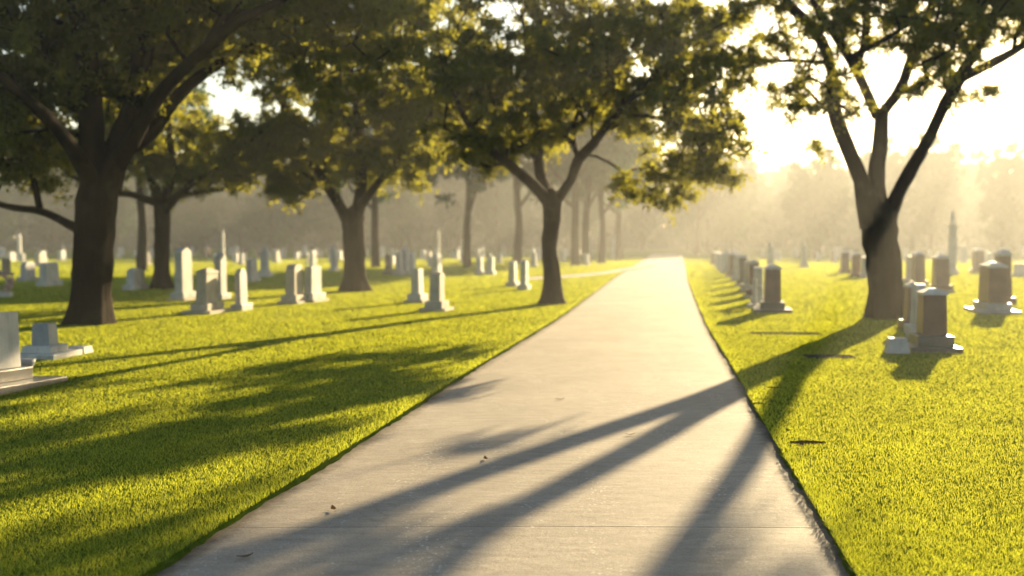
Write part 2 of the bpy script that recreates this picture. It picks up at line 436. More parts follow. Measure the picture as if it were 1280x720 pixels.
def make_tree(name, base_px, limbs, blobs, label, group, seed, per=150, lsize=.11, dens=1.0, flare=1.5, D=None, csize=.62, mat='leaf', gaps=()):
    rg = np.random.default_rng(seed)
    base = at(*base_px); D = base.y
    t = empty(name, base); tag(t, label, 'tree', group)
    mpp = D / F
    tub = Tubes(); nodes = []; nr = []
    for li, L in enumerate(limbs):
        pts = []; rad = []
        for (px, py, dd, w) in L:
            p = at_depth(px, py, D + dd) - base; pts.append(tuple(p)); rad.append(w * .5 * mpp)
        if li == 0:
            pts[0] = (pts[0][0], pts[0][1], -.12); e = np.array(pts[-1]); d_ = e - np.array(pts[-2]); d_ /= np.linalg.norm(d_); q = rad[-1]
            pts += [tuple(e + d_ * q * .55), tuple(e + d_ * q * 1.1)]; rad += [q * .72, q * .12]
        o, r = resample(pts, rad, .22)
        if li == 0:
            z = o[:, 2]; r = r * (1 + (flare - 1) * np.exp(-np.maximum(z, 0) / .22))
        # gentle crookedness
        ph = rg.random(3) * 6; s = np.arange(len(o)) * .22
        o[:, 0] += np.sin(s * 2.1 + ph[0]) * .03 * min(1, li + .3); o[:, 1] += np.sin(s * 1.7 + ph[1]) * .04
        tub.add(o, r, 20 if li == 0 else 10, seed * 10 + li, .045, lobes=(li == 0))
        st = 6 if li == 0 else 3
        for i in range(st, len(o), 2):
            if o[i][2] > 2.2: nodes.append(o[i]); nr.append(r[i])
    C = []; S = []
    for (px, py, rx, ry, dd, rd, n) in blobs:
        n = int(n * dens * 1.9); c = np.array(at_depth(px, py, D + dd) - base)
        u = rg.normal(size=(n, 3)); u /= np.linalg.norm(u, axis=1)[:, None]; u *= (rg.random(n) ** .42 * (1 + np.abs(rg.normal(0, .13, n))))[:, None]
        q = c + u * np.array([rx * mpp, rd, ry * mpp]); C.append(q); S.append(csize * (.7 + .6 * rg.random(n)))
    C = np.concatenate(C); S = np.concatenate(S)
    # gaps
    g = np.sin(C[:, 0] * 1.9 + seed) * np.sin(C[:, 1] * 1.7 + 2 * seed) * np.sin(C[:, 2] * 2.3 + seed * .7)
    k = g > -.42
    for (hx, hy, hr) in gaps:       # open windows in the crown
        hc = np.array(at_depth(hx, hy, D) - base); k &= (((C[:, 0] - hc[0]) ** 2 + (C[:, 2] - hc[2]) ** 2) > (hr * mpp) ** 2)
    C, S = C[k], S[k]
    pos, par, rr, fixed = grow(nodes, nr, C, rg, np.array([0, 0, 2.0]))
    child = {}
    for i in range(fixed, len(pos)): child.setdefault(par[i], []).append(i)
    done = set()
    for i in range(fixed, len(pos)):
        if i in done: continue
        chain = [par[i], i]; done.add(i); cur = i
        while child.get(cur):
            nx = max(child[cur], key=lambda j: rr[j])
            if nx in done: break
            chain.append(nx); done.add(nx); cur = nx
        rad = [min(rr[j], .11) for j in chain]; rad[0] = rad[1] * 1.15
        tub.add([pos[j] for j in chain], rad, 5, i, .05)
    link_mesh('trunk', tub.mesh('trunk'), M['bark'], t)
    link_mesh('crown', leaves_mesh('crown', C, S, per, lsize, rg), M[mat], t)
    return t

G_T = 'broad oaks lining the path'
# near left oak
make_tree('oak_tree', (110, 405),
    [[(110,405,0,53),(113,360,0,46),(117,310,0,45),(122,255,0,48),(130,215,0,44)],
     [(124,250,0,40),(116,190,-.1,32),(112,130,-.3,28),(106,60,-.6,26),(98,-10,-1,22),(90,-90,-1.3,14),(84,-170,-1.4,6)],
     [(130,235,0,40),(146,190,.3,34),(166,140,.7,28),(176,80,1.2,26),(188,10,1.9,22),(200,-70,2.4,14),(214,-150,2.5,6)],
     [(140,210,.2,26),(172,165,-.4,18),(208,110,-1.0,17),(252,62,-1.6,14),(300,28,-3,13),(370,-10,-3.6,6)],
     [(150,190,.4,22),(190,168,1.0,20),(226,116,1.6,18),(270,80,2.2,14),(330,50,2.8,9),(400,20,3.2,4)],
     [(108,292,.1,16),(84,280,.7,12),(52,264,1.4,10),(10,258,2,9),(-50,240,2.8,7),(-120,210,3.4,4)],
     [(118,230,-.2,24),(86,180,-1.2,18),(40,130,-2.2,14),(-20,80,-3.2,10),(-90,40,-4,5)]],
    [(170,-90,330,130,0,4.2,300),(60,40,170,110,.5,3.2,120),(-60,120,150,120,0,3.5,80),(20,190,90,45,2,1.6,24),(330,-20,150,70,0,3.2,60),(420,30,110,80,1,2.4,46),(215,30,80,50,1.5,2.0,22),(150,-210,220,90,0,3,70)],
    'massive dark oak nearest the left edge of the photo, low limb reaching left', G_T, 3, per=234, lsize=.105, flare=1.15, csize=.62, gaps=[(320,95,44),(275,150,22)])
# second oak behind it
make_tree('oak_tree', (202, 361),
    [[(202,361,0,20),(202,320,0,18),(202,280,0,18),(202,258,0,19)],
     [(202,262,0,14),(190,225,.3,11),(182,180,.8,9),(170,130,1.2,7),(160,80,1.4,4)],
     [(203,262,0,14),(214,215,.2,10),(212,160,.3,8),(220,100,.3,5)],
     [(206,262,0,12),(240,228,-.8,9),(274,205,-1.4,7),(308,180,-2,5),(340,150,-2.4,3)],
     [(206,250,0,8),(250,240,1,6),(290,234,1.6,4),(320,215,2,3)],
     [(200,256,0,10),(165,243,-.6,8),(130,240,-1,6),(80,215,-1.4,4)]],
    [(210,110,150,85,0,4.2,150),(290,180,55,40,-1,2.4,34),(120,190,80,38,0,2.6,34),(220,20,170,60,0,3.5,60),(250,215,70,22,1,2.2,24),(330,205,28,26,-1,1.5,12)],
    'slim dark oak behind and just right of the massive left oak', G_T, 4, per=162, lsize=.145, flare=1.5, csize=.8, gaps=[(320,100,60),(255,130,30)])
# third oak
make_tree('oak_tree', (443, 364),
    [[(443,364,0,30),(443,335,0,26),(442,300,0,26),(441,272,0,28)],
     [(441,282,0,19),(424,256,.3,15),(402,222,.8,13),(382,190,1.3,11),(362,150,1.8,8),(344,100,2.2,5)],
     [(443,280,0,19),(452,240,0,14),(452,200,-.3,12),(446,150,-.6,10),(440,90,-.9,7),(436,20,-1,4)],
     [(448,262,0,12),(476,226,-.8,9),(506,190,-1.5,7),(536,150,-2,5),(556,110,-2.4,3)],
     [(446,230,0,10),(470,180,1,8),(494,130,1.8,6),(510,70,2.2,4)]],
    [(440,60,150,120,0,4.4,250),(370,190,55,45,.6,2.2,40),(520,160,60,60,-.8,2.4,50),(470,200,60,32,0,2.4,24),(450,-60,170,70,0,3.6,70),(360,225,22,26,0,1.2,10)],
    'oak with a forked trunk between the slim oak and the middle path oak', G_T, 8, per=180, lsize=.135, flare=1.5, csize=.75)
# fourth oak beside the path
make_tree('oak_tree', (690, 380),
    [[(690,380,0,25),(690,345,0,21),(686,310,0,19),(690,275,0,21),(690,250,0,26)],
     [(688,258,0,16),(668,232,-.3,14),(636,204,-.9,12),(604,180,-1.4,10),(580,148,-1.8,7),(560,100,-2.2,4)],
     [(688,254,0,16),(676,215,.3,14),(670,170,.7,12),(664,125,1,10),(660,70,1.2,7),(650,10,1.3,4)],
     [(692,256,0,14),(712,226,-.3,11),(722,200,-.7,13),(742,180,-1.2,11),(766,150,-1.9,8),(800,110,-2.6,6),(840,70,-3,3)],
     [(722,200,-.6,8),(716,170,.4,7),(728,130,1.2,6),(750,80,2,4)],
     [(664,145,1,6),(690,110,2,5),(730,60,2.8,3)],
     [(790,122,-2.4,5),(840,110,-3.1,5),(890,120,-3.8,3),(912,160,-4,2)]],
    [(690,70,150,90,0,3.8,135),(590,120,60,70,-1,2.4,46),(780,110,90,80,-.8,3,54),(860,130,62,64,-3.4,2,34),(880,60,50,45,-3,1.8,16),(650,170,60,30,.5,2.2,18),(830,220,58,26,-2.5,1.5,14),(895,195,32,26,-3.6,1.2,18),(700,-50,190,70,0,3.6,90),(840,20,80,50,-1,2.4,30),(840,252,20,10,-2,.6,2),(620,190,40,25,-.5,1.4,10)],
    'oak beside the path whose golden crown hangs over the walkway', G_T, 13, per=162, lsize=.115, flare=1.45, csize=.62)
# right oak
make_tree('oak_tree', (1108, 398),
    [[(1108,398,0,43),(1106,365,0,41),(1104,330,0,41),(1099,290,0,42),(1099,268,0,38)],
     [(1088,284,0,30),(1074,225,.1,20),(1062,190,.3,19),(1046,140,.5,18),(1040,90,.6,14),(1018,40,.9,15),(985,5,1.2,13),(950,-40,1.4,9),(910,-90,1.5,4)],
     [(1104,290,0,30),(1098,230,.2,22),(1100,180,.5,20),(1100,140,.8,18)],
     [(1099,146,.8,14),(1082,108,.9,12),(1060,72,.8,12),(1036,36,.7,10),(1010,-10,.5,7),(990,-60,.4,3)],
     [(1101,146,.8,14),(1124,110,1.2,14),(1140,70,1.6,13),(1160,20,2.1,12),(1176,-40,2.4,9),(1190,-110,2.6,4)],
     [(1108,296,.1,24),(1123,242,.3,18),(1146,195,.5,16),(1172,150,.7,15),(1196,108,.9,17),(1210,80,.9,15),(1232,40,1.0,12),(1256,-10,1.1,9),(1280,-80,1.2,5)],
     [(1204,98,.9,12),(1244,76,1.0,12),(1286,52,1.2,9),(1340,20,1.4,6)],
     [(1032,78,.6,6),(990,76,.8,5),(940,80,1,3),(905,90,1.1,2)],
     [(1056,74,-.7,7),(1100,52,-.9,6),(1140,30,-1.2,3)]],
    [(1110,-80,190,75,0,2.6,110),(1010,40,55,38,.4,1.3,15),(995,120,38,34,.4,1.0,9),(1060,110,36,38,0,1.2,9),(1215,-5,85,50,.6,1.6,64),(1180,45,40,26,.8,.9,9),(1130,20,90,44,0,1.6,40),(1222,112,34,26,.9,.7,5),(1300,0,80,60,1.2,1.6,48),(970,0,70,30,.6,1.3,16),(1170,90,40,36,0,1.1,9),(1020,180,14,18,.3,.5,3),(930,70,40,12,.9,.6,4)],
    'oak with three rising stems standing alone right of the path', G_T, 21, per=153, lsize=.078, dens=1.25, flare=1.05, csize=.46)

# distant trees: three kinds, then copies
def proto_tree(name, seed, H, low, wid, trunk_r, n, per, lsize):
    rg = np.random.default_rng(seed); t = empty(name, (0, 0, 0))
    tub = Tubes(); nodes = []
    o, r = resample([(0,0,-.1),(.1,0,H*.2),(-.1,.1,H*.45),(.1,0,H*.75),(0,0,H*.93)], [trunk_r*1.3,trunk_r,trunk_r*.8,trunk_r*.5,.04], .6)
    tub.add(o, r, 8, seed)
    for i in range(len(o)):
        if o[i][2] > low * .8: nodes.append(o[i])
    for k in range(5):
        a = k * 1.3 + rg.random(); z0 = low * .75 + k * .12 * (H - low)
        e = (math.cos(a) * wid * .7, math.sin(a) * wid * .7, min(H * .9, z0 + wid * .8))
        o, r = resample([(0,0,z0),(e[0]*.5,e[1]*.5,z0+wid*.3),e], [trunk_r*.5,trunk_r*.35,.04], .6); tub.add(o, r, 6, seed + k); nodes += list(o[1:])
    zc = (H + low) / 2
    u = rg.normal(size=(n, 3)); u /= np.linalg.norm(u, axis=1)[:, None]; u *= (rg.random(n) ** .4)[:, None]
    C = u * np.array([wid, wid, (H - low) / 2]) * (1 + .18 * np.sin(u[:, :1] * 5 + seed)) + np.array([0, 0, zc])
    S = .9 + .7 * rg.random(n)
    link_mesh('trunk', tub.mesh('trunk'), M['bark'], t)
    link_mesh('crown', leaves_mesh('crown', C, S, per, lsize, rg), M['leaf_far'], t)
    return t
def copy_tree(o, loc, rz, s=1.0, parent=None):
    c = o.copy(); col.objects.link(c); c.location = loc; c.rotation_euler = (0, 0, rz); c.scale = (s, s, s)
    for k in ('label', 'category', 'group', 'kind'):
        if k in c: del c[k]
    for ch in o.children:
        d = ch.copy(); col.objects.link(d); d.parent = c
    return c
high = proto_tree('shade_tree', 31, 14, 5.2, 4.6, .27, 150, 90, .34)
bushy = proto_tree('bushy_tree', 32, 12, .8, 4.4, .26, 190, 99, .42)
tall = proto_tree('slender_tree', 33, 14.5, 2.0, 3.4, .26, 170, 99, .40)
used = {}
def place(o, loc, rz, s, label, group):
    if o.name not in used:
        used[o.name] = 1; o.location = loc; o.rotation_euler = (0, 0, rz); o.scale = (s, s, s); c = o
    else: c = copy_tree(o, loc, rz, s)
    tag(c, label, 'tree', group); return c
mids = [(177,339,.85,'thin grey trunked tree in haze between the two leftmost oaks','left'),
        (470,334,.85,'hazy tree just right of the forked oak trunk','left'),
        (585,334,.8,'hazy tree alone beyond the pair of white headstones left of the path oak','left'),
        (647,330,.9,'hazy tree left of and behind the path oak trunk','left'),
        (720,332,.9,'leftmost of the hazy trees clustered where the side walk meets the path','mid'),
        (733,330.5,.88,'second from left in the cluster of hazy trees right of the path oak','mid'),
        (752,329,.92,'third from left in the cluster of hazy trees right of the path oak','mid'),
        (774,325,.95,'hazy tree at the far left side of the path near its vanishing end','mid'),
        (872,318,.9,'hazy tree at the far right side of the path near its vanishing end','right')]
for k, (x, y, s, lab, _) in enumerate(mids):
    place(high, at(x, y), k * 2.1, s * (.92 + .16 * random.random()), lab, 'hazy trees midway across the cemetery')
# the wood closing the view
k = 0
for row, (D0, step, jj) in enumerate([(128, 7.5, 2.5), (150, 8.5, 4), (172, 9.5, 4)]):
    half = D0 * .62; x = -half
    while x < half:
        px = x + random.uniform(-2, 2); py = D0 + random.uniform(-jj, jj)
        if row == 0 and abs(px - edgeL(D0)) < 4: x += step; continue
        b = random.random()
        src, kind = (bushy, 'bushy') if b < .55 else (tall, 'slender')
        side = 'left of' if px < edgeL(np.array(D0)) else 'right of'
        rank = ('front row', 'middle row', 'rear row')[row]
        place(src, (px, py, LZ), random.uniform(0, 6), random.uniform(.82, 1.08) * (1 + .06 * row),
              f'{kind} hazy tree in the {rank} of the far wood {side} the path', f'{kind} trees in the {rank} of the far wood, {side} the path')
        x += step * random.uniform(.8, 1.2)

def thicket():
    rg = np.random.default_rng(77); C = []
    for x in np.arange(-190, 230, 1.5):
        for z in np.arange(.8, 19, 1.6):
            top = 15.0 + 1.6 * math.sin(x * .11) + 1.2 * math.sin(x * .37 + 1)
            if z < top:
                C.append((x + rg.normal(0, .5), 200 + rg.normal(0, 2.5), z + rg.normal(0, .4)))
                if z < 8: C.append((x + rg.normal(0, .5), 207 + rg.normal(0, 2), z + rg.normal(0, .4)))
    C = np.array(C); S = np.full(len(C), 1.6)
    me = leaves_mesh('distant_thicket', C, S, 135, 1.0, rg, twig=(.5, 1.1))
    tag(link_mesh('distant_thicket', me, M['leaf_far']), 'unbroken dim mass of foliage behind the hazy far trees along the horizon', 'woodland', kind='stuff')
thicket()

# ------------------------------------------------------------------ gravestones
def profile(w, h, top):
    """outline in (y, z)"""
    a = w / 2; tp = .94
    pts = [(-a, 0), (a, 0)]
    if top == 'flat': pts += [(a * tp, h), (-a * tp, h)]
    elif top == 'arch':
        s = h - a * .42
        pts += [(a * tp * math.cos(t), s + a * .42 * math.sin(t)) for t in np.linspace(0, math.pi, 11)]
    elif top == 'gable': pts += [(a * tp, h * .90), (0, h), (-a * tp, h * .90)]
    elif top == 'shoulder':
        s = h - a * .5
        pts += [(a * tp, s), (a * .72, s + .01)] + [(a * .68 * math.cos(t), s + a * .5 * math.sin(t)) for t in np.linspace(.12, math.pi - .12, 9)] + [(-a * .72, s + .01), (-a * tp, s)]
    return pts
def tablet_bm(bm, w, t, h, top, z0=0, taper=.9, bev=.012):
    pr = profile(w, h, top)
    def k(z): return 1 - (1 - taper) * z / h
    f = [bm.verts.new((t / 2 * k(z), y, z0 + z)) for y, z in pr]; b = [bm.verts.new((-t / 2 * k(z), y, z0 + z)) for y, z in pr]
    fs = [bm.faces.new(f), bm.faces.new(b[::-1])]; n = len(pr)
    for i in range(n): fs.append(bm.faces.new((f[i], b[i], b[(i + 1) % n], f[(i + 1) % n])))
    ed = set(e for q in fs[:2] for e in q.edges)
    bmesh.ops.bevel(bm, geom=list(ed), offset=bev, segments=2, affect='EDGES', profile=.6)
def box_bm(bm, sx, sy, sz, z0=0, x=0, y=0, taper=1.0, bev=.01):
    v = []
    for z, k in ((z0, 1), (z0 + sz, taper)):
        for dx, dy in ((-1, -1), (1, -1), (1, 1), (-1, 1)): v.append(bm.verts.new((x + dx * sx / 2 * k, y + dy * sy / 2 * k, z)))
    fs = [bm.faces.new(q) for q in ((v[3], v[2], v[1], v[0]), (v[4], v[5], v[6], v[7]), (v[0], v[1], v[5], v[4]), (v[1], v[2], v[6], v[5]), (v[2], v[3], v[7], v[6]), (v[3], v[0], v[4], v[7]))]
    if bev: bmesh.ops.bevel(bm, geom=list(set(e for q in fs for e in q.edges)), offset=bev, segments=2, affect='EDGES', profile=.6)
def hip_bm(bm, sx, sy, h, z0, ridge=.35):
    v = [bm.verts.new((dx * sx / 2, dy * sy / 2, z0)) for dx, dy in ((-1, -1), (1, -1), (1, 1), (-1, 1))]
    m = [bm.verts.new((dx * sx / 2 * .98, dy * sy / 2 * .98, z0 + h * .35)) for dx, dy in ((-1, -1), (1, -1), (1, 1), (-1, 1))]
    u = [bm.verts.new((dx * sx / 2 * .25, dy * sy / 2 * ridge, z0 + h)) for dx, dy in ((-1, -1), (1, -1), (1, 1), (-1, 1))]
    bm.faces.new(v[::-1]); bm.faces.new(u)
    for a, b in ((v, m), (m, u)):
        for i in range(4): bm.faces.new((a[i], a[(i + 1) % 4], b[(i + 1) % 4], b[i]))
def lathe_bm(bm, prof, k=12):
    rings = []
    for r, z in prof: rings.append([bm.verts.new((r * math.cos(i / k * 2 * math.pi), r * math.sin(i / k * 2 * math.pi), z)) for i in range(k)])
    for a, b in zip(rings[:-1], rings[1:]):
        for i in range(k): bm.faces.new((a[i], a[(i + 1) % k], b[(i + 1) % k], b[i]))
    bm.faces.new(rings[0][::-1]); bm.faces.new(rings[-1])

ROT = R(-11)
def grave(px, py, hpx, label, mat='grey', top='flat', w=.7, t=.22, base=.16, foot=0, rot=None, group=None, basemat=None, name='gravestone', cap=False, Wpx=None):
    """upright stone: headstone on base (and a low footing slab)"""
    p = at(px, py); D = p.y; H = hpx / F * D
    g = empty(name, p, ((ROT if px > 750 else R(-11)) if rot is None else R(rot)) + R(random.uniform(-2, 2))); tag(g, label, 'gravestone', group)
    g.rotation_euler.x = R(random.uniform(-2, 2)); g.rotation_euler.y = R(random.uniform(-1.2, 1.2)); z = 0
    sink = -.03
    if foot:
        bm = bmesh.new(); box_bm(bm, t + foot * 1.2, w + foot * 1.4, .07 - sink, sink, bev=.01); link_mesh('footing', bm_mesh('footing', bm), M[basemat or 'buff'], g); z = .07
    bm = bmesh.new(); box_bm(bm, t + .16, w + .2, base - (sink if not foot else 0), z if foot else sink, bev=.014); link_mesh('base', bm_mesh('base', bm), M[basemat or mat], g); z += base
    hh = max(.25, H - z)
    bm = bmesh.new()
    if cap:
        box_bm(bm, t, w, hh * .88, z, taper=.92, bev=.012); link_mesh('headstone', bm_mesh('headstone', bm), M[mat], g)
        bm = bmesh.new(); hip_bm(bm, t * 1.04, w * 1.0, hh * .14, z + hh * .88 + .001); link_mesh('cap', bm_mesh('cap', bm), M['white' if cap == 'w' else mat], g)
    else:
        tablet_bm(bm, w, t, hh, top, z); link_mesh('headstone', bm_mesh('headstone', bm), M[mat], g)
    return g
def pillar(px, py, hpx, wpx, label, mat='grey', top='point', group=None, footw=1.9):
    p = at(px, py); D = p.y; H = hpx / F * D; W = wpx / F * D
    g = empty('obelisk' if top == 'point' else 'monument_pillar', p, ROT); tag(g, label, 'monument', group)
    bm = bmesh.new(); box_bm(bm, W * footw, W * footw, .18, -.03); box_bm(bm, W * 1.4, W * 1.4, .14, .151); link_mesh('base', bm_mesh('base', bm), M[mat], g)
    bm = bmesh.new()
    if top == 'point':
        box_bm(bm, W, W, H * .86 - .292, .292, taper=.72, bev=.008); link_mesh('shaft', bm_mesh('shaft', bm), M[mat], g)
        bm = bmesh.new(); q = W * .72; v = [bm.verts.new((dx * q / 2, dy * q / 2, H * .86 + .001)) for dx, dy in ((-1, -1), (1, -1), (1, 1), (-1, 1))]; a = bm.verts.new((0, 0, H)); bm.faces.new(v[::-1])
        for i in range(4): bm.faces.new((v[i], v[(i + 1) % 4], a))
        link_mesh('tip', bm_mesh('tip', bm), M[mat], g)
    else:
        hs = H * .74
        box_bm(bm, W, W, hs - .292, .292, taper=.9, bev=.01); link_mesh('shaft', bm_mesh('shaft', bm), M[mat], g)
        bm = bmesh.new(); box_bm(bm, W * 1.25, W * 1.25, .08, hs + .001); link_mesh('cap', bm_mesh('cap', bm), M[mat], g)
        r = W * .42; z = hs + .082
        bm = bmesh.new()
        if top == 'urn': lathe_bm(bm, [(r*.6, z), (r*.35, z + H*.02), (r, z + H*.08), (r*1.05, z + H*.11), (r*.6, z + H*.13), (r*.75, z+H*.14), (r*.2, H)]); nm = 'urn'
        else:  # standing figure, draped
            lathe_bm(bm, [(r*.95, z), (r*.8, z + (H - z)*.25), (r*.65, z + (H - z)*.5), (r*.8, z + (H - z)*.68), (r*.72, z + (H-z)*.76), (r*.25, z + (H-z)*.80), (r*.38, z + (H-z)*.88), (r*.33, z+(H-z)*.95), (r*.08, H)]); nm = 'figure'
        link_mesh(nm, bm_mesh(nm, bm, True), M['white' if top != 'urn' else mat], g)
    return g

# --- left lawn
grave(-12, 486, 95, 'big pale headstone cut by the left edge of the photo, on a dark base', 'white', 'flat', w=0.74, t=0.24, base=.14, foot=.55, basemat='dark', rot=-11)
grave(57, 446, 42, 'short grey pillar stone on a broad pale base left of the massive oak', 'grey', 'flat', w=0.22, t=.28, base=.10, foot=.35, basemat='white')
p = at(100, 441); g = empty('footstone', p, ROT); tag(g, 'small white block lying in the grass right of the short pillar stone', 'gravestone')
bm = bmesh.new(); box_bm(bm, .30, .24, .12, -.02, taper=.85); link_mesh('block', bm_mesh('block', bm), M['white'], g)
p = at(33, 472); g = empty('grave_vase', p, 0); tag(g, 'small grey stone vase beside the big pale headstone at the left edge', 'vase')
bm = bmesh.new(); lathe_bm(bm, [(.09, -.01), (.07, .04), (.05, .07), (.10, .17), (.11, .22), (.08, .225)]); link_mesh('bowl', bm_mesh('bowl', bm, True), M['grey'], g)
grave(62, 357, 29, 'bright white headstone left of the massive oak trunk, largest of three there', 'white', 'flat', w=0.74, t=0.29)
grave(35, 351, 24, 'greyish headstone second from the left edge beyond the lawn', 'grey', 'arch', w=0.67, t=0.24)
grave(8, 345, 22, 'dark slim headstone near the left edge, behind the wreath', 'dark', 'flat', w=0.44, t=0.17)
# wreath
p = at(3, 371); g = empty('wreath_stand', p, R(10)); tag(g, 'round pinkish flower wreath on a low white block at the left edge', 'wreath')
bm = bmesh.new(); box_bm(bm, .5, .35, .16, -.02); link_mesh('block', bm_mesh('block', bm), M['white'], g)
bm = bmesh.new(); rr = random.Random(4)
for i in range(70):
    a = rr.random() * 6.283; b = rr.random() * 6.283; q = .07
    c = Vector(((.23 + q * math.cos(b)) * math.cos(a), q * .8 * math.sin(b), .44 + (.23 + q * math.cos(b)) * math.sin(a)))
    bmesh.ops.create_icosphere(bm, subdivisions=1, radius=.045 + .02 * rr.random(), matrix=Matrix.Translation(c))
link_mesh('flower_ring', bm_mesh('flower_ring', bm), M['flower'], g)
grave(170, 362, 27, 'low round topped headstone standing left of the slim oak', 'white', 'arch', w=0.70, t=0.30)
grave(230, 375, 66, 'tall narrow white headstone right of the slim oak', 'white', 'gable', w=0.55, t=0.24, foot=.25)
grave(259, 391, 55, 'broad grey headstone in front of the tall narrow white one', 'buff', 'flat', w=0.63, t=0.26, foot=.35, basemat='buff', cap=True)
grave(276, 374, 58, 'tall thin bluish stone directly behind the broad grey headstone', 'grey', 'gable', w=0.37, t=0.20)
grave(302, 388, 52, 'thin upright stone right of the broad grey headstone', 'grey', 'shoulder', w=0.41, t=0.14)
grave(315, 352, 29, 'grey headstone behind the thin upright stone', 'grey', 'arch', w=0.59, t=0.23)
pillar(331, 346, 38, 9, 'white carved figure monument in the haze above the thin upright stone', 'white', 'figure')
grave(368, 379, 49, 'left one of two headstones side by side in front of the forked oak', 'buff', 'arch', w=0.63, t=0.26, foot=.25)
grave(391, 377, 44, 'right one of two headstones side by side in front of the forked oak', 'white', 'flat', w=0.67, t=0.22, foot=.25)
grave(418, 339, 31, 'slim dim headstone just left of the forked oak trunk', 'grey', 'arch', w=0.59, t=0.24)
grave(522, 378, 42, 'rear left one of the two headstones midway between forked oak and path oak', 'white', 'flat', w=0.44, t=0.22, foot=.25)
grave(546, 388, 48, 'front right one of the two headstones midway between forked oak and path oak', 'buff', 'arch', w=0.44, t=0.26, foot=.3)
grave(546, 348, 30, 'white headstone seen above the front right one of the midway pair', 'white', 'arch', w=0.67, t=0.29)
grave(600, 343, 21, 'left of two small white stones between midway pair and path oak', 'white', 'flat', w=0.52, t=0.24)
grave(613, 343, 22, 'right of two small white stones between midway pair and path oak', 'white', 'flat', w=0.52, t=0.29)
grave(641, 358, 32, 'rear one of the two white headstones touching left of the path oak', 'white', 'arch', w=0.55, t=0.22)
grave(655, 362, 37, 'front one of the two white headstones touching left of the path oak', 'white', 'arch', w=0.55, t=0.20)
for x, y, h, m, tp, lab in [(486,343,25,'dark','flat','dark stone leftmost in the cluster right of the forked oak'),
        (499,344,29,'grey','flat','grey stone second in the cluster right of the forked oak'),
        (507,342,33,'grey','gable','tallest grey stone in the cluster right of the forked oak'),
        (515,343,28,'white','arch','white stone rightmost in the cluster right of the forked oak')]:
    grave(x, y, h, lab, m, tp, w=0.44, t=0.24)
pillar(279, 331, 44, 3.4, 'slender pale obelisk far off right of the tall narrow headstone', 'white')
pillar(548, 328, 42, 3.2, 'slender pale obelisk far off above the midway pair of headstones', 'white')
pillar(25, 325, 34, 4, 'pale hazy obelisk far off at the left edge', 'white')
pillar(737, 323, 34, 5, 'white urn monument far off right of the path oak', 'white', 'figure')
pillar(768, 322, 30, 5, 'white monument in haze between the far trunks and the path', 'white', 'urn')
# --- right lawn
grave(1164, 437, 76, 'brown granite headstone right of the three stemmed oak, front of its row', 'brown', 'flat', w=.55, t=.35, foot=.30, basemat='dark', cap='w')
grave(1147, 424, 70, 'narrow pale headstone second in the row behind the brown granite one', 'white', 'arch', w=.55, t=.18, foot=.1)
grave(1139, 411, 58, 'reddish headstone third in the row behind the brown granite one', 'brown', 'flat', w=.55, t=.22, cap='w')
p = at(1121, 441); g = empty('footstone', p, ROT); tag(g, 'low grey block at the left foot of the brown granite headstone', 'gravestone')
bm = bmesh.new(); box_bm(bm, .34, .3, .24, -.02, taper=.72); link_mesh('block', bm_mesh('block', bm), M['grey'], g)
grave(1240, 390, 62, 'broad domed headstone near the right edge on a wide slab', 'brown', 'arch', w=.85, t=.40, foot=.4, basemat='grey', cap='w')
grave(1254, 379, 66, 'dark headstone half hidden behind the broad domed one', 'brown', 'flat', w=.6, t=.28, cap='w')
grave(1148, 356, 41, 'square topped stone close behind right of the three stemmed oak', 'brown', 'flat', w=.6, t=.38, cap='w')
grave(1137, 353, 33, 'short stone touching the three stemmed oak on its right', 'buff', 'flat', w=.6, t=.22)
grave(1176, 365, 46, 'square capped brown stone between the three stemmed oak and the tall obelisk', 'brown', 'flat', w=.7, t=.42, cap='w', foot=.2)
pillar(1190, 343, 80, 9, 'tall hazy figure topped monument on the right lawn, highest there', 'grey', 'figure', footw=1.6)
grave(1222, 340, 29, 'hazy stone left above the broad domed headstone', 'brown', 'flat', w=.7, t=.46, cap='w')
grave(1276, 345, 16, 'low pale stone at the right edge behind the domed headstone', 'white', 'flat', w=.7, t=.5)
grave(1056, 341, 28, 'left one of three capped stones left of the three stemmed oak', 'brown', 'flat', w=.6, t=.38, cap='w')
grave(1070, 346, 30, 'middle one of three capped stones left of the three stemmed oak', 'brown', 'flat', w=.6, t=.36, cap='w')
grave(1081, 347, 26, 'right one of three capped stones left of the three stemmed oak', 'grey', 'flat', w=.6, t=.26)
grave(965, 389, 58, 'brown headstone at the near end of the row beside the path', 'brown', 'flat', w=.75, t=.36, foot=.4, basemat='dark', cap='w')
row = [(948,379,46,'white','arch','second'),(942,371,46,'brown','flat','third'),(936,364,38,'buff','gable','fourth'),(928,357,38,'dark','flat','fifth'),
       (921,351,33,'white','arch','sixth'),(915,346,30,'brown','flat','seventh'),(908,341.5,26,'grey','flat','eighth'),(902,338,22,'white','gable','ninth'),(897,334,19,'grey','flat','tenth'),(892,330.5,16,'dark','flat','eleventh')]
for x, y, h, m, tp, o in row:
    grave(x, y, h, f'{o} stone counting from the near end of the row beside the path', m, tp, w=random.uniform(.5, .75), t=random.uniform(.2, .34), foot=random.choice((0, .2)), rot=-11 + random.uniform(-6, 6), group='headstones in the row beside the path', cap=('w' if tp == 'flat' else False))
p = at(943, 384); g = empty('cross_marker', p, R(-20)); tag(g, 'small white cross marker against the row beside the path', 'cross')
bm = bmesh.new(); box_bm(bm, .34, .3, .10, -.02); link_mesh('base', bm_mesh('base', bm), M['white'], g)
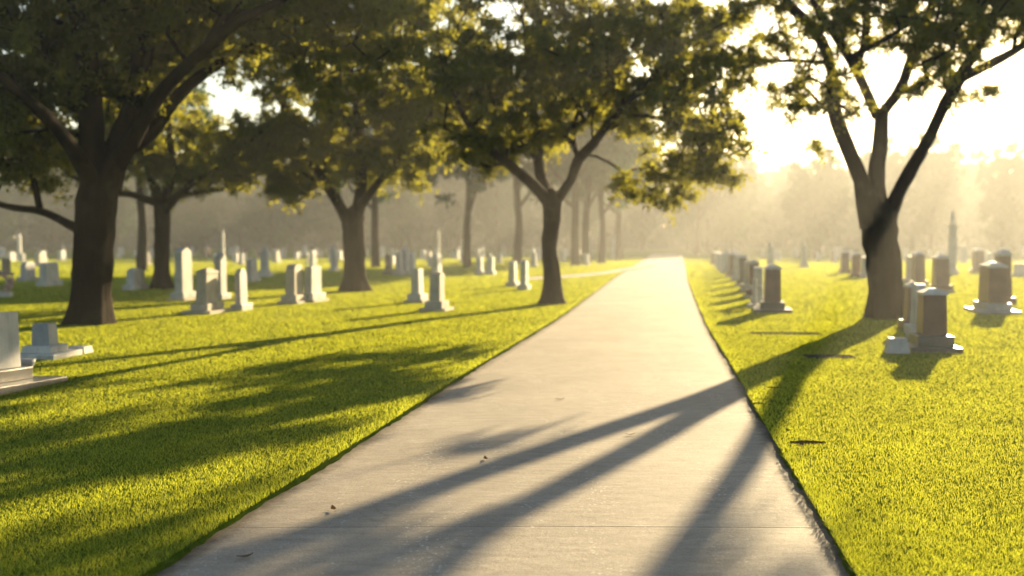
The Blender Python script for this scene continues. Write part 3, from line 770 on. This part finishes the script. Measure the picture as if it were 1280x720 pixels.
bm = bmesh.new(); box_bm(bm, .10, .10, .62, .082); box_bm(bm, .151, .09, .09, .45, x=-.13); box_bm(bm, .151, .09, .09, .45, x=.13); link_mesh('cross', bm_mesh('cross', bm), M['white'], g)
pillar(963, 341, 38, 8, 'white topped urn monument behind the row beside the path', 'white', 'urn')
pillar(1005, 334, 33, 6, 'hazy white topped monument midway on the far right lawn', 'grey', 'figure')
for x0, y0, x1, lab in [(935,418,1028,'flat grave marker flush in the grass left of the oak shadow'), (1005,447,1068,'flat grave marker flush in the grass below the oak shadow')]:
    a = at(x0, y0); b = at(x1, y0 - 1); g = empty('flat_marker', (a + b) / 2, R(-3)); tag(g, lab, 'gravestone')
    bm = bmesh.new(); box_bm(bm, (b.x - a.x) * .9, .34, .050, -.03, bev=.006); link_mesh('slab', bm_mesh('slab', bm), M['worn'], g)

# --- far rows: one-mesh prototypes, then copies
def far_proto(name, fn, mat):
    bm = bmesh.new(); fn(bm); me = bm_mesh(name, bm); me.materials.append(M[mat]); return me
def f_tab(top, w, t, h):
    def fn(bm): box_bm(bm, t + .2, w + .25, .16, -.03, bev=0); tablet_bm(bm, w, t, h - .13, top, .131, bev=.01)
    return fn
def f_ob(bm):
    box_bm(bm, .9, .9, .35, -.03, bev=0); box_bm(bm, .5, .5, 1.7, .321, taper=.65, bev=0)
def f_cross(bm):
    box_bm(bm, .5, .4, .3, -.03, bev=0); box_bm(bm, .14, .14, 1.1, .271, bev=0); box_bm(bm, .13, .24, .13, .95, y=-.191, bev=0); box_bm(bm, .13, .24, .13, .95, y=.191, bev=0)
protos = [('white','flat slab', far_proto('headstone', f_tab('flat', .8, .4, .95), 'white'), 'headstone'),
          ('white','round topped', far_proto('headstone', f_tab('arch', .75, .36, 1.05), 'white'), 'headstone'),
          ('buff','gabled', far_proto('headstone', f_tab('gable', .7, .4, 1.15), 'buff'), 'headstone'),
          ('grey','square topped', far_proto('headstone', f_tab('flat', .6, .45, 1.25), 'grey'), 'headstone'),
          ('brown','round topped', far_proto('headstone', f_tab('arch', .8, .4, 1.0), 'brown'), 'headstone'),
          ('white','plain tapering obelisk', far_proto('obelisk', f_ob, 'white'), 'obelisk'),
          ('white','cross shaped', far_proto('cross_monument', f_cross, 'white'), 'cross_monument')]
wts = [.30, .25, .15, .15, .09, .02, .04]
taken = []
def far_stone(x, y, region):
    i = int(rng.choice(len(protos), p=wts)); c, shp, me, nm = protos[i]
    o = bpy.data.objects.new(nm, me); col.objects.link(o)
    o.location = (x, y, LZ); o.rotation_euler = (0, 0, ROT + R(random.uniform(-6, 6))); s = random.uniform(.52, .9); o.scale = (s, s, s * random.uniform(.85, 1.15))
    tag(o, f'{c} {shp} {"stone" if nm != "obelisk" else "monument"} small in the haze {region}', 'gravestone' if nm == 'headstone' else 'monument', f'{c} {shp} stones in the haze {region}')
cnt = [0, 0]
rowx = -60.0
while rowx < 62:
    y = 60 + random.random() * 6
    while y < 118:
        x = rowx + y * .19 * 1.0 - 9 + random.uniform(-.5, .5)
        px = 640 + x / y * F
        onp = abs(x - (edgeL(y) + edgeR(y)) / 2) < 4.5
        inside = -25 < px < 1300
        if inside and not onp and random.random() < (.85 if y > 74 else .34):
            if px < 640 + (edgeL(y) / y) * F:
                if cnt[0] < 190: cnt[0] += 1; far_stone(x, y, 'left of the path')
            elif cnt[1] < 85: cnt[1] += 1; far_stone(x, y, 'right of the path')
        y += random.uniform(3.0, 6.0) * (1 + (y - 50) / 90)
    rowx += 3.4
print('far stones', cnt)

# fallen leaves on the path
for k, (x, y, lab) in enumerate([(700,500,'dark curled leaf lying in the middle of the path above the oak shadow'), (607,574,'dark leaf lying left of centre on the path'),
        (788,544,'small leaf lying in the oak shadow on the path'), (417,637,'tiny dark leaf near the left edge of the path'), (306,697,'small reddish leaf low on the path at the left')]):
    p = at(x, y, .013); o = empty('fallen_leaf', p, k * 1.7)
    bm = bmesh.new(); n = 7; L = .045; top = []; bot = []
    for i in range(n):
        t = i / (n - 1); wv = .018 * math.sin(math.pi * min(1, t * .95 + .03)); xx = (t - .5) * L * 2; z = .003 + .012 * (2 * t - 1) ** 2
        top.append(bm.verts.new((xx, wv, z + .006))); bot.append(bm.verts.new((xx, -wv, z + .004)))
    mid = [bm.verts.new(((v.co.x), 0, v.co.z - .005)) for v in top]
    for i in range(n - 1):
        bm.faces.new((top[i], top[i + 1], mid[i + 1], mid[i])); bm.faces.new((mid[i], mid[i + 1], bot[i + 1], bot[i]))
    link_mesh('leaf_blade', bm_mesh('leaf_blade', bm), M['dry_leaf'], o); tag(o, lab, 'leaf', 'fallen leaves on the path')

# ------------------------------------------------------------------ haze
bm = bmesh.new(); box_bm(bm, 2 * GE + 20, 2 * GE + 20, 23.5, -1.2, bev=0)
hz, nt, out = new_mat('haze_air')
pv = N(nt, 'ShaderNodeVolumePrincipled'); pv.inputs['Color'].default_value = (.94, .95, .95, 1); pv.inputs['Density'].default_value = .0014; pv.inputs['Anisotropy'].default_value = .47
nt.links.new(pv.outputs[0], out.inputs['Volume'])
tag(link_mesh('haze', bm_mesh('haze', bm), hz), 'pale morning haze filling the air over the cemetery', 'haze', kind='stuff')

# ------------------------------------------------------------------ light
w = bpy.data.worlds.new('World'); sc.world = w; w.use_nodes = True
nt = w.node_tree; nt.nodes.clear()
sky = nt.nodes.new('ShaderNodeTexSky'); sky.sky_type = 'NISHITA'; sky.sun_disc = False
sky.sun_elevation = SUN_EL; sky.sun_rotation = SUN_AZ; sky.air_density = 1.2; sky.dust_density = .8; sky.ozone_density = 1.2
bg = nt.nodes.new('ShaderNodeBackground'); bg.inputs[1].default_value = .05
wo = nt.nodes.new('ShaderNodeOutputWorld'); nt.links.new(sky.outputs[0], bg.inputs[0]); nt.links.new(bg.outputs[0], wo.inputs[0])
sd = bpy.data.lights.new('sun', 'SUN'); sd.energy = 5.0; sd.angle = R(.55); sd.color = (1.0, .765, .42)
so = bpy.data.objects.new('sun', sd); col.objects.link(so); so.location = (30, 60, 40)
d = Vector((math.sin(SUN_AZ) * math.cos(SUN_EL), math.cos(SUN_AZ) * math.cos(SUN_EL), math.sin(SUN_EL)))
so.rotation_euler = d.to_track_quat('Z', 'Y').to_euler()

sc.view_settings.view_transform = 'Standard'; sc.view_settings.look = 'None'
sc.view_settings.exposure = 2.05; sc.view_settings.gamma = 1.0; sc.view_settings.use_curve_mapping = False
sc.render.engine = 'CYCLES'
cy = sc.cycles
cy.max_bounces = 6; cy.diffuse_bounces = 3; cy.glossy_bounces = 2; cy.transmission_bounces = 3; cy.volume_bounces = 1; cy.transparent_max_bounces = 4
cy.use_denoising = True; cy.use_adaptive_sampling = True; cy.adaptive_threshold = .02
cy.sample_clamp_indirect = 6.0
